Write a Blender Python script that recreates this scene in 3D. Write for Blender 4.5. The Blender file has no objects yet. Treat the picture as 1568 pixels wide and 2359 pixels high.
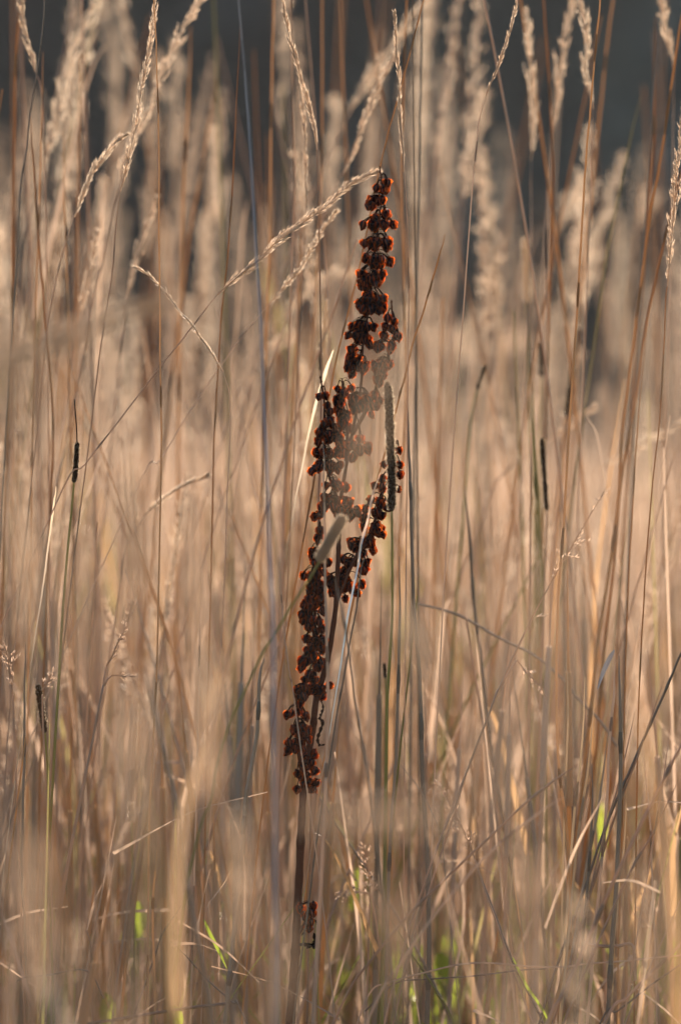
import bpy, math, random
import numpy as np
from mathutils import Vector
random.seed(7); RNG = np.random.default_rng(7)
R = math.radians
sc = bpy.context.scene
COL = sc.collection

# ------------------------------------------------------------ camera
CAM_Z, FOC, PITCH = 0.62, 5.1, math.atan2(0.07, 5.1)
CAMP = np.array([0.0, -FOC, CAM_Z])
FW = np.array([0, math.cos(PITCH), -math.sin(PITCH)])
UP = np.array([0, math.sin(PITCH), math.cos(PITCH)])
TV = 23.6 / 2 / 200
PX = TV * FOC / 1179.5            # metres of one photo unit at the plane of focus
def P(vx, vy, dy=0.0):
    d = FOC + dy
    k = TV * d / 1179.5
    return CAMP + FW * d + np.array([1., 0, 0]) * (vx - 784) * k + UP * (1179.5 - vy) * k
cam = bpy.data.cameras.new('camera'); co = bpy.data.objects.new('camera', cam); COL.objects.link(co)
co.location = CAMP; co.rotation_euler = (math.pi / 2 - PITCH, 0, 0)
cam.lens = 200; cam.sensor_fit = 'VERTICAL'; cam.sensor_height = 23.6; cam.sensor_width = 23.6
cam.clip_start = 0.05; cam.clip_end = 2000
cam.dof.use_dof = True; cam.dof.focus_distance = FOC; cam.dof.aperture_fstop = 4.6
sc.camera = co

# ------------------------------------------------------------ light
SUN_EL, SUN_AZ = R(20), R(14)
w = bpy.data.worlds.new('World'); sc.world = w; w.use_nodes = True
nt = w.node_tree; nt.nodes.clear()
sky = nt.nodes.new('ShaderNodeTexSky'); sky.sky_type = 'NISHITA'; sky.sun_disc = False
sky.sun_elevation = SUN_EL; sky.sun_rotation = SUN_AZ; sky.dust_density = 2.0
bg = nt.nodes.new('ShaderNodeBackground'); bg.inputs[1].default_value = 0.075
out = nt.nodes.new('ShaderNodeOutputWorld')
nt.links.new(sky.outputs[0], bg.inputs[0]); nt.links.new(bg.outputs[0], out.inputs[0])
sl = bpy.data.lights.new('sun', 'SUN'); so = bpy.data.objects.new('sun', sl); COL.objects.link(so)
sl.energy = 5.0; sl.angle = R(0.6); sl.color = (1.0, 0.80, 0.63)
sd = Vector((math.sin(SUN_AZ) * math.cos(SUN_EL), math.cos(SUN_AZ) * math.cos(SUN_EL), math.sin(SUN_EL)))
so.rotation_euler = sd.to_track_quat('Z', 'Y').to_euler()
sc.view_settings.view_transform = 'Standard'; sc.view_settings.look = 'None'
sc.view_settings.exposure = 1.18; sc.view_settings.gamma = 1.0
cy = sc.cycles
cy.max_bounces = 10; cy.diffuse_bounces = 5; cy.glossy_bounces = 3; cy.transmission_bounces = 8
cy.sample_clamp_indirect = 6; cy.use_denoising = True
try: cy.denoiser = 'OPENIMAGEDENOISE'
except Exception: pass

# ------------------------------------------------------------ materials
def plant_mat(name, cols, transl=0.4, tcol=None, gloss=0.035, rough=0.4, fleck=60.0, fleck_amt=0.25):
    m = bpy.data.materials.new(name); m.use_nodes = True
    n, l = m.node_tree.nodes, m.node_tree.links; n.clear()
    o = n.new('ShaderNodeOutputMaterial')
    at = n.new('ShaderNodeAttribute'); at.attribute_name = 'tint'
    oi = n.new('ShaderNodeObjectInfo')
    a1 = n.new('ShaderNodeMath'); a1.operation = 'MULTIPLY_ADD'; a1.inputs[1].default_value = 0.35
    l.new(oi.outputs['Random'], a1.inputs[0]); l.new(at.outputs['Fac'], a1.inputs[2])
    geo = n.new('ShaderNodeNewGeometry')
    mp = n.new('ShaderNodeMapping'); mp.inputs['Scale'].default_value = (1, 1, 0.12); l.new(geo.outputs['Position'], mp.inputs[0])
    nz = n.new('ShaderNodeTexNoise'); nz.inputs['Scale'].default_value = fleck; nz.inputs['Detail'].default_value = 3
    l.new(mp.outputs[0], nz.inputs[0])
    a2 = n.new('ShaderNodeMath'); a2.operation = 'MULTIPLY_ADD'; a2.inputs[1].default_value = fleck_amt * 2
    l.new(nz.outputs['Fac'], a2.inputs[0]); l.new(a1.outputs[0], a2.inputs[2])
    a3 = n.new('ShaderNodeMath'); a3.operation = 'SUBTRACT'; a3.inputs[1].default_value = 0.17 + fleck_amt
    l.new(a2.outputs[0], a3.inputs[0])
    cr = n.new('ShaderNodeValToRGB'); l.new(a3.outputs[0], cr.inputs[0])
    e = cr.color_ramp.elements
    while len(e) < len(cols): e.new(0.5)
    for i, c in enumerate(cols): e[i].position = i / (len(cols) - 1); e[i].color = (*c, 1)
    df = n.new('ShaderNodeBsdfDiffuse'); l.new(cr.outputs[0], df.inputs[0])
    tr = n.new('ShaderNodeBsdfTranslucent')
    if tcol: tr.inputs[0].default_value = (*tcol, 1)
    else: l.new(cr.outputs[0], tr.inputs[0])
    mx = n.new('ShaderNodeMixShader'); mx.inputs[0].default_value = transl
    l.new(df.outputs[0], mx.inputs[1]); l.new(tr.outputs[0], mx.inputs[2])
    gl = n.new('ShaderNodeBsdfGlossy'); gl.inputs['Roughness'].default_value = rough
    fr = n.new('ShaderNodeFresnel'); fr.inputs[0].default_value = 1.45
    fm = n.new('ShaderNodeMath'); fm.operation = 'MULTIPLY'; fm.inputs[1].default_value = gloss * 12; l.new(fr.outputs[0], fm.inputs[0])
    fm.use_clamp = True
    m2 = n.new('ShaderNodeMixShader'); l.new(fm.outputs[0], m2.inputs[0])
    l.new(mx.outputs[0], m2.inputs[1]); l.new(gl.outputs[0], m2.inputs[2]); l.new(m2.outputs[0], o.inputs[0])
    return m
M = {}
M['straw'] = plant_mat('dry_straw', [(.44, .29, .20), (.62, .44, .33), (.74, .58, .46)], .5, gloss=.085, rough=.28)
M['dull'] = plant_mat('matte_straw', [(.40, .27, .18), (.60, .43, .31), (.74, .58, .45)], .5, gloss=.008, rough=.6)
M['rust'] = plant_mat('rusty_culm', [(.44, .23, .09), (.58, .35, .16), (.70, .48, .28)], .5)
M['grey'] = plant_mat('shade_grey_culm', [(.16, .12, .09), (.28, .215, .165), (.42, .33, .25)], .32, gloss=.14, rough=.24)  # dark side of backlit culms and its sky reflection put into this grey
M['blue'] = plant_mat('sky_shade_blue_grey', [(.27, .265, .28), (.40, .395, .41)], .12, gloss=.03, rough=.45)  # stem's shaded side reflecting the sky is put into this blue-grey
M['pale'] = plant_mat('pale_blade', [(.62, .50, .36), (.82, .70, .53)], .6, gloss=.02, rough=.3)
M['head'] = plant_mat('feathery_seed_head', [(.58, .43, .31), (.74, .59, .45), (.84, .74, .60)], .5, gloss=.012, rough=.5)
M['green'] = plant_mat('green_stem', [(.20, .20, .06), (.34, .32, .12), (.46, .38, .18)], .45)
M['leaf'] = plant_mat('young_green_leaf', [(.24, .33, .03), (.42, .52, .07)], .62, gloss=.01)
M['sprout'] = plant_mat('dull_green_blades', [(.09, .12, .02), (.18, .22, .04), (.32, .36, .07), (.42, .34, .16)], .55, gloss=.01)
M['fruit'] = plant_mat('papery_dock_valves', [(.014, .005, .004), (.030, .012, .008), (.075, .032, .019)], .5, tcol=(1.0, .20, .02), gloss=.003, rough=.55, fleck=400)
M['dstem'] = plant_mat('dock_stem_bark', [(.085, .03, .015), (.17, .065, .035)], .12, gloss=.03, rough=.4, fleck=150)
M['dleaf'] = plant_mat('shrivelled_dark_leaf', [(.018, .013, .010), (.045, .03, .02)], .1, gloss=.01)
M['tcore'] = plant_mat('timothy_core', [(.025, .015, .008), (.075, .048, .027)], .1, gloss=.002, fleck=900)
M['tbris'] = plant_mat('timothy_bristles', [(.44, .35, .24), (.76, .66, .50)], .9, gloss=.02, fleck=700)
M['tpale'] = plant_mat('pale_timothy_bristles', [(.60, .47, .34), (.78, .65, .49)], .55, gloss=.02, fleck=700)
# the wings of a dock valve are thin and let light through, the nut in the middle does not
_n, _l = M['fruit'].node_tree.nodes, M['fruit'].node_tree.links
_a = [x for x in _n if x.type == 'ATTRIBUTE'][0]; _p = _n.new('ShaderNodeMath'); _p.operation = 'POWER'; _p.inputs[1].default_value = 2.6
_l.new(_a.outputs['Fac'], _p.inputs[0]); _q = _n.new('ShaderNodeMath'); _q.operation = 'MULTIPLY'; _q.inputs[1].default_value = 1.0; _l.new(_p.outputs[0], _q.inputs[0])
_l.new(_q.outputs[0], [x for x in _n if x.type == 'MIX_SHADER'][0].inputs[0])

def ground_mat():
    m = bpy.data.materials.new('straw_littered_soil'); m.use_nodes = True
    n, l = m.node_tree.nodes, m.node_tree.links; b = n['Principled BSDF']; b.inputs['Roughness'].default_value = 1
    b.inputs['Specular IOR Level'].default_value = 0.1
    tc = n.new('ShaderNodeTexCoord'); nz = n.new('ShaderNodeTexNoise'); nz.inputs['Scale'].default_value = 3; nz.inputs['Detail'].default_value = 9
    l.new(tc.outputs['Object'], nz.inputs[0]); cr = n.new('ShaderNodeValToRGB'); l.new(nz.outputs['Fac'], cr.inputs[0])
    e = cr.color_ramp.elements; e[0].position = .35; e[0].color = (.11, .075, .035, 1); e[1].position = .65; e[1].color = (.30, .20, .11, 1)
    x = e.new(.5); x.color = (.16, .14, .05, 1)
    l.new(cr.outputs[0], b.inputs[0]); return m
def wood_mat():
    m = plant_mat('shaded_foliage', [(.015, .02, .015), (.055, .065, .05), (.19, .22, .19)], .2, gloss=.01, fleck=.3, fleck_amt=.9)
    return m

# ------------------------------------------------------------ mesh builder (all quads, numpy)
class MB:
    def __init__(s): s.v, s.f, s.t, s.n = [], [], [], 0
    def add(s, v, f, t):
        v = np.asarray(v, float); f = np.asarray(f, int)
        s.v.append(v); s.f.append(f + s.n); s.t.append(np.broadcast_to(np.asarray(t, float), (len(v),))); s.n += len(v)
    def arrays(s): return np.concatenate(s.v), np.concatenate(s.f), np.concatenate(s.t)
    def build(s, name, mat, parent=None, smooth=True, origin=None):
        v, f, t = s.arrays()
        if origin is not None: v = v - np.asarray(origin)
        me = bpy.data.meshes.new(name)
        me.vertices.add(len(v)); me.vertices.foreach_set('co', v.ravel())
        me.loops.add(f.size); me.loops.foreach_set('vertex_index', f.ravel())
        me.polygons.add(len(f)); me.polygons.foreach_set('loop_start', np.arange(0, f.size, 4))
        me.polygons.foreach_set('loop_total', np.full(len(f), 4))
        me.update(calc_edges=True)
        me.attributes.new('tint', 'FLOAT', 'POINT').data.foreach_set('value', np.ascontiguousarray(t))
        if smooth: me.polygons.foreach_set('use_smooth', np.ones(len(f), bool))
        me.materials.append(mat if not isinstance(mat, str) else M[mat])
        o = bpy.data.objects.new(name, me); COL.objects.link(o)
        if origin is not None and parent is None: o.location = origin
        if parent is not None: o.parent = parent
        return o
def norm(a): return a / (np.linalg.norm(a, axis=-1, keepdims=True) + 1e-12)
def smooth(pts, k=5):
    """Catmull-Rom through the control points"""
    p = np.asarray(pts, float)
    if len(p) < 3: 
        t = np.linspace(0, 1, k + 1)[:, None]; return p[0] * (1 - t) + p[-1] * t
    q = np.vstack([2 * p[0] - p[1], p, 2 * p[-1] - p[-2]]); o = []
    for i in range(1, len(q) - 2):
        for j in range(k):
            t = j / k; a, b, c, d = q[i - 1:i + 3]
            o.append(.5 * ((2 * b) + (-a + c) * t + (2 * a - 5 * b + 4 * c - d) * t * t + (-a + 3 * b - 3 * c + d) * t ** 3))
    o.append(p[-1]); return np.array(o)
def frames(p):
    d = norm(np.gradient(p, axis=0)); ref = np.array([0, 1., 0]) if abs(d[0][1]) < .9 else np.array([1., 0, 0])
    a = norm(np.cross(d, ref)); b = norm(np.cross(d, a)); return d, a, b
def tube(mb, p, r, sides=6, t=.5):
    p = np.asarray(p, float); n = len(p); r = np.broadcast_to(np.asarray(r, float), (n,))
    d, a, b = frames(p)
    th = np.arange(sides) * 2 * np.pi / sides + .3
    v = p[:, None, :] + r[:, None, None] * (np.cos(th)[None, :, None] * a[:, None, :] + np.sin(th)[None, :, None] * b[:, None, :])
    i, j = np.meshgrid(np.arange(n - 1), np.arange(sides), indexing='ij'); j2 = (j + 1) % sides
    f = np.stack([i * sides + j, i * sides + j2, (i + 1) * sides + j2, (i + 1) * sides + j], -1).reshape(-1, 4)
    mb.add(v.reshape(-1, 3), f, t)
def ribbon(mb, p, wd, ang=0.0, t=.5, fold=.35, twist=0.0):
    """a grass blade: folded along its midrib"""
    p = np.asarray(p, float); n = len(p); wd = np.broadcast_to(np.asarray(wd, float), (n,))
    d, a, b = frames(p); an = ang + twist * np.linspace(0, 1, n)
    s = np.cos(an)[:, None] * a + np.sin(an)[:, None] * b; m = norm(np.cross(d, s))
    L = p - s * wd[:, None] / 2 + m * wd[:, None] * fold * .5; Rr = p + s * wd[:, None] / 2 + m * wd[:, None] * fold * .5
    v = np.stack([L, p, Rr], 1).reshape(-1, 3); i = np.arange(n - 1) * 3
    f = np.concatenate([np.stack([i, i + 1, i + 4, i + 3], 1), np.stack([i + 1, i + 2, i + 5, i + 4], 1)])
    mb.add(v, f, t)
def flakes(mb, base, dirs, ln, wd, t):
    """many lance-shaped scales at once"""
    n = len(base); dirs = norm(dirs); rnd = RNG.normal(size=(n, 3)); s = norm(np.cross(dirs, rnd)); u = np.cross(dirs, s)
    ln = np.broadcast_to(ln, (n,))[:, None]; wd = np.broadcast_to(wd, (n,))[:, None]
    c = base + dirs * ln * .42
    v = np.stack([base, c - s * wd / 2 + u * wd * .25, base + dirs * ln, c + s * wd / 2 + u * wd * .25], 1).reshape(-1, 3)
    f = np.arange(n * 4).reshape(n, 4)
    mb.add(v, f, np.repeat(np.broadcast_to(t, (n,)), 4))
def along(p, u):
    L = np.concatenate([[0], np.cumsum(np.linalg.norm(np.diff(p, axis=0), axis=1))]); L /= L[-1]
    return np.stack([np.interp(u, L, p[:, k]) for k in range(3)], -1)
def panicle(mb, p, width, n, fl=.0048, fw=.0009, spread=.28, open_=0.0, t=(.2, .9), tubes=True):
    """a feathery head along p (base to tip): branchlets pressed to the axis, covered in scales"""
    p = np.asarray(p, float); Ln = np.sum(np.linalg.norm(np.diff(p, axis=0), axis=1))
    if tubes: tube(mb, p, np.linspace(.00045, .0002, len(p)), 4, .3)
    n = int(n * 1.7); fw = fw * .8
    nb = max(8, int(Ln / .0026)); per = max(3, n // nb)
    for k in range(nb):
        u0 = min(.98, (k + random.random()) / nb); prof = (math.sin(math.pi * min(1, u0 * .90 + .12)) ** .6) * random.uniform(.35, 1.0)
        c0 = along(p, np.array([u0]))[0]; c1 = along(p, np.array([min(1, u0 + .03)]))[0]; ax = norm(c1 - c0)
        rd = RNG.normal(size=3); rd -= ax * rd.dot(ax); rd = norm(rd)
        bl = (.014 + .010 * open_) * random.uniform(.5, 1.5) * (1.15 - u0 * .6)
        us = RNG.random(per); off = width * .5 * prof
        st = along(p, np.clip(u0 + us * bl / Ln, 0, 1)); o_ = rd * off * (us[:, None] ** .8) * (1 + open_)
        jit = RNG.normal(size=(per, 3)) * width * .05
        dr = ax + rd * (spread * .7 + open_ * .4) + RNG.normal(size=(per, 3)) * .10
        flakes(mb, st + o_ + jit, dr, fl * RNG.uniform(.6, 1.3, per), fw * RNG.uniform(.7, 1.3, per), RNG.uniform(t[0], t[1], per))
        if tubes and (k % 3 == 0):
            tube(mb, np.array([c0, c0 + (st[0] - c0) * .5 + rd * off * .5, st[np.argmax(us)] + rd * off * (1 + open_)]), .00013, 3, .4)
def airy(mb, p, size, n):
    """an open, sparse panicle of hair-thin twigs with single spikelets"""
    tube(mb, p, np.linspace(.0004, .0002, len(p)), 4, .4)
    for k in range(n):
        u = random.uniform(.02, .95); c = along(p, np.array([u]))[0]; c1 = along(p, np.array([min(1, u + .05)]))[0]; ax = norm(c1 - c)
        rd = norm(RNG.normal(size=3) + np.array([0, 0, -.1])); L = size * random.uniform(.3, 1) * (1.1 - u * .6)
        q = np.array([c, c + (ax * .8 + rd * .35) * L * .5, c + (ax * .75 + rd * .6) * L]); tube(mb, q, .00011, 3, .5)
        m = 5; b = along(q, RNG.uniform(.35, 1, m)); flakes(mb, b, ax + rd * .5 + RNG.normal(size=(m, 3)) * .3, .0032, .0009, RNG.uniform(.4, 1, m))
def timothy(core, bris, p, width, n, pale=False):
    """dense cylinder of bristly spikelets"""
    q = smooth(p, 10); m = len(q); u = np.linspace(0, 1, m)
    prof = np.clip(np.minimum(u / .05, (1 - u) / .06), 0.1, 1) ** .6 * (1 + .07 * np.sin(u * 40) + .05 * np.sin(u * 93) + .07 * RNG.normal(size=m))
    tube(core, q, width * .35 * prof, 10, .5)
    us = RNG.random(n); c = along(q, us); ax = norm(q[-1] - q[0]); rd = RNG.normal(size=(n, 3)); rd -= (rd @ ax)[:, None] * ax; rd = norm(rd)
    pr = np.interp(us, u, prof)[:, None]
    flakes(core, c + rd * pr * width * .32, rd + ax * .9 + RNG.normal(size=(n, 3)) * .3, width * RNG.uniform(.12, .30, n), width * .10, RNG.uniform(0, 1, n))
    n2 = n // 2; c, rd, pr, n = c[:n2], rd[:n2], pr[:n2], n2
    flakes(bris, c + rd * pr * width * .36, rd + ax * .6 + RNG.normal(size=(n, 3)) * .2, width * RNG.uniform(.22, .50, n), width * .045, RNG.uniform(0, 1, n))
def empty(name, loc):
    o = bpy.data.objects.new(name, None); o.empty_display_size = .02; COL.objects.link(o); o.location = loc; return o
def tag(o, label=None, cat=None, group=None, kind=None):
    for k, v in (('label', label), ('category', cat), ('group', group), ('kind', kind)):
        if v: o[k] = v
    return o
def to_ground(pts, dys):
    """photo-plane points (top first) with depths -> world points, carried on down to the soil"""
    if np.isscalar(dys): dys = [dys] * len(pts)
    w_ = [P(x, y, d) for (x, y), d in zip(pts, dys)]
    a, b = w_[-2], w_[-1]
    if b[2] > .01:
        dr = norm(b - a); sx = dr[0] / max(.25, -dr[2]) if dr[2] < 0 else dr[0] * 1.2
        h = b[2]; sx = max(-.45, min(.45, sx))
        w_.append(b + np.array([sx * h * .33, 0, -h * .38])); w_.append(np.array([b[0] + sx * h * .62, b[1], -.01]))
    return w_

# ------------------------------------------------------------ the dock plant
def R1(x, y): return 691.0 + x * .19532, 368.5 + y * .19532
def R2(x, y): return 668.0 + x * .19532, 829.2 + y * .19532
def R3(x, y): return 610.4 + x * .19532, 1174.7 + y * .19532
def R4(x, y): return 610.4 + x * .19532, 1520.2 + y * .19532
def R5(x, y): return 610.4 + x * .19532, 1865.6 + y * .19532
MAIN = [(874, 383), (877, 405), (881, 440), (876, 480), (872, 520), (864, 575), (858, 640), (850, 700), (842, 755), (834, 810), (832, 880), (820, 955), (808, 1010),
        (797, 1075), (786, 1140), (781, 1195), (780, 1253), (778, 1302), (774, 1389), (765, 1458), (755, 1516), (745, 1555), (728, 1614), (721, 1676), (713, 1720), (702, 1774),
        (698, 1832), (694, 1900), (690, 2002), (686, 2080), (682, 2158), (679, 2217), (673, 2295), (667, 2400), (655, 2750), (648, 3400)]
BR = {
 'A': ([(x, y) for x, y in MAIN[:12]], 0.0),
 'B': ([(901, 691), (903, 720), (908, 749), (908, 778), (897, 806), (887, 841), (872, 874), (858, 917), (835, 960), (812, 1000)], -.006),
 'C': ([(788, 872), (789, 917), (795, 966), (800, 1005), (797, 1062)], .012),
 'D': ([(737, 866), (742, 892), (747, 931), (746, 976), (748, 1024), (752, 1073), (760, 1103), (771, 1134), (781, 1171), (781, 1235)], -.012),
 'E': ([(736, 1188), (733, 1233), (730, 1292), (729, 1341), (726, 1399), (723, 1448), (722, 1507), (725, 1555), (728, 1620)], -.008),
 'F': ([(913, 1016), (909, 1063), (894, 1103), (879, 1142), (866, 1181), (860, 1220), (845, 1250), (823, 1277), (798, 1328), (774, 1389)], .008),
 'G': ([(675, 1594), (683, 1614), (685, 1641), (688, 1686), (687, 1725), (692, 1764), (699, 1800)], -.012),
 'H': ([(722, 2088), (712, 2110), (700, 2130), (683, 2160)], -.006)}
BL = {'A': [(R1, [(1025,255,55,40),(905,330,45,55),(1000,340,60,60),(970,465,45,45),(840,510,75,90),(920,480,30,60),(1010,630,60,60),(990,760,60,60),(870,760,80,80),(750,750,45,60),
  (1090,760,45,45),(880,680,50,60),(760,980,50,50),(880,980,100,90),(1020,980,65,90),(780,1150,45,60),(900,1190,110,90),(1060,1200,50,60),(730,1340,60,60),(880,1400,110,90),(760,1460,90,80),
  (970,1340,30,60),(800,1620,100,80),(920,1640,50,60),(980,1620,40,45),(700,1690,50,60),(780,1740,130,90),(940,1740,90,90),(610,1960,50,50),(720,1960,130,80),(860,1960,40,60),(570,2060,40,50),
  (720,2080,130,90),(620,2240,60,80),(820,2160,50,60),(650,2330,120,40)]),
  (R2, [(700,60,90,80),(850,70,110,80),(730,160,50,40),(960,640,40,35),(900,480,90,80),(740,470,80,90),(760,590,50,50),(820,560,60,50),(830,930,50,60),(910,1040,60,80),(820,1060,60,70),
  (700,1000,90,70),(740,1140,50,60),(650,1500,60,70),(680,1680,90,80),(700,1820,80,90),(790,1780,40,60)]),
  (R3, [(600,2110,120,80),(760,2060,40,50),(680,2180,50,60)]),
  (R4, [(480,1130,60,50),(580,1110,30,60),(540,1200,80,60),(470,1260,70,60),(590,1300,40,50),(470,1360,80,60),(600,1440,60,50),(500,1440,90,60),(560,1530,50,40)])],
 'B': [(R1, [(1030,1850,35,40),(1110,1900,55,60),(1010,1960,50,50),(1080,1980,50,50),(1150,2080,55,70),(990,2070,45,45),(1080,2180,45,60),(930,2180,70,70),(1060,2230,50,50)]),
  (R2, [(1060,80,110,100),(1170,50,50,70),(1100,160,40,50),(1030,230,60,70),(1060,260,40,50),(1000,400,50,50),(1060,470,50,40),(1020,540,50,50),(960,540,50,50)])],
 'C': [(R2, [(560,335,40,45),(640,370,50,60),(720,320,25,50),(580,480,90,80),(560,560,50,50),(590,620,60,50),(680,620,40,30),(650,710,100,70),(700,800,60,50),(600,790,50,50),(590,990,80,70),(600,1080,100,60)])],
 'D': [(R2, [(345,420,30,22),(420,410,30,35),(450,540,30,30),(470,610,45,35),(460,710,70,50),(410,750,50,30),(510,780,50,50),(340,850,60,60),(330,960,45,60),(450,900,80,80),(560,920,90,70),
  (310,1090,50,60),(430,1090,110,70),(260,1310,45,50),(350,1250,70,80),(470,1250,80,80),(590,1230,45,45),(560,1300,40,40),(420,1470,40,40),(540,1470,80,80),(400,1610,45,40),(500,1650,90,60),
  (400,1720,70,60),(550,1740,100,80),(580,1830,60,60)])],
 'E': [(R2, [(355,1810,40,45),(290,1840,50,35)]), (R3, [(650,240,60,60),(630,330,60,60),(550,480,35,40),(610,480,40,50),(560,545,40,30),(590,620,50,40),(660,630,60,50),(740,610,30,40),
  (460,765,40,45),(540,760,50,50),(620,740,60,70),(690,730,25,35),(560,830,40,30),(640,860,50,40),(540,910,60,60),(670,930,50,60),(600,960,40,40),(510,960,30,30),(540,1050,70,50),(660,1050,50,70),
  (460,1110,35,60),(540,1120,60,60),(680,1180,40,60),(590,1120,50,40),(430,1220,40,50),(500,1200,40,40),(450,1290,50,50),(530,1290,70,60),(640,1300,45,60),(520,1380,60,60),(600,1420,40,40),
  (680,1390,40,45),(490,1510,40,50),(590,1530,70,60),(670,1520,60,60),(560,1610,80,60),(660,1640,50,60),(490,1650,30,40),(470,1780,80,70),(570,1740,70,60),(660,1780,50,60),(430,1850,50,50),
  (620,1850,50,40),(520,1930,50,50),(590,1990,70,50),(480,2000,50,40)])],
 'F': [(R2, [(1280,1060,25,45),(1290,1230,30,45),(1290,1340,25,40),(1265,1510,20,50),(1110,1230,20,40),(1090,1390,40,60),(1080,1500,50,60),(1005,1470,20,40),(950,1640,30,40),(1070,1680,70,70),
  (1150,1740,50,50),(880,1760,50,60),(870,1850,50,60),(1010,1790,70,60),(1080,1830,50,50),(870,1960,40,50),(1020,1990,100,90),(1090,2050,40,50),(710,2130,45,50),(780,2180,100,80),(930,2150,90,80),
  (980,2240,50,50),(960,2120,40,45),(860,2280,40,50)]), (R3, [(920,570,45,45),(990,620,80,70),(930,700,50,50),(1180,620,50,50),(1160,700,60,60),(1210,600,25,35),(1060,610,40,50),
  (760,790,45,50),(780,860,60,70),(800,960,60,60),(900,780,50,40),(960,820,60,40),(890,900,100,80),(1000,900,80,70),(1130,870,35,40),(1080,970,40,40),(950,1045,50,45)])],
 'G': [(R3, [(380,2110,45,50),(460,2100,70,60),(430,2200,70,60),(420,2280,40,30)]), (R4, [(310,620,30,45),(260,640,30,40),(400,600,20,30),(480,660,40,60),(350,810,60,60),(450,800,60,60),
  (500,830,40,50),(430,880,80,50),(510,930,50,40),(290,970,50,50),(420,960,50,50),(270,1060,50,60),(350,1030,60,50),(440,1030,40,50),(380,1330,40,50),(380,1520,30,40)])],
 'H': [(R5, [(570,1130,50,45),(430,1150,50,60),(560,1210,50,40),(490,1260,60,60),(540,1320,45,40),(520,1390,45,40)])]}
def fruit(mb, c, s, rot, tilt):
    """three cupped heart-shaped wings round a nut, pointed end hanging down; built as one small shell"""
    rows = 6; h = np.array([0, .12, .38, .62, .84, 1.0]); rw = np.array([.25, .86, 1.0, .80, .44, .03]); rm = np.array([.10, .36, .48, .40, .22, .02])
    V, F, T = [], [], []
    for k in range(3):
        a0 = rot + k * 2.0944; a1 = a0 + 2.0944; am = a0 + 1.0472; b = len(V)
        for i in range(rows):
            z = -(h[i] - .35) * s * 1.9 + random.uniform(-.08, .08) * s
            for (an, rr, ed) in ((a0, rw[i], 1), ((a0 + am) / 2, (rm[i] + rw[i]) * .40, 0), (am, rm[i], 0), ((a1 + am) / 2, (rm[i] + rw[i]) * .40, 0), (a1, rw[i] * .97, 1)):
                q = rr * s * (random.uniform(.72, 1.3) if ed else 1)
                V.append((math.cos(an) * q, math.sin(an) * q, z + (random.uniform(-.2, .2) * s if ed else 0))); T.append((1.0 if ed else .45 if rr != rm[i] else .0) * (.35 if i < 1 else 1))
        for i in range(rows - 1):
            for j in range(4): F.append((b + i * 5 + j, b + i * 5 + j + 1, b + i * 5 + j + 6, b + i * 5 + j + 5))
    V = np.array(V); tx, ty = tilt
    Rx = np.array([[1, 0, 0], [0, math.cos(tx), -math.sin(tx)], [0, math.sin(tx), math.cos(tx)]]); Ry = np.array([[math.cos(ty), 0, math.sin(ty)], [0, 1, 0], [-math.sin(ty), 0, math.cos(ty)]])
    mb.add(V @ (Rx @ Ry).T + c, F, np.array(T) * random.uniform(.7, 1))
dock = empty('dock_plant', P(648, 3400)); base = np.array(dock.location); 
tag(dock, 'tall dark red-brown dock seed stalk in the centre, papery fruits rimmed with orange light', 'wild plant')
sm = smooth([P(x, y, .0) for x, y in MAIN], 5)
vy_ = np.interp(np.linspace(0, 1, len(sm)), [0, .06, .3, .45, .6, .75, 1], [.8, 1.6, 3.2, 5, 7, 8.5, 12])
mb = MB(); tube(mb, sm, vy_ * PX * (1 + .06 * np.sin(np.arange(len(sm)) * 1.7)), 12, .5)
for i in (len(sm) // 2 - 8, len(sm) // 2 + 25, len(sm) - 40, len(sm) - 24):          # swollen nodes
    tube(mb, sm[i:i + 3], np.array([1.0, 1.22, 1.0]) * vy_[i] * PX, 12, .2)
mb.build('stem', 'dstem', dock, origin=base)
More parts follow.
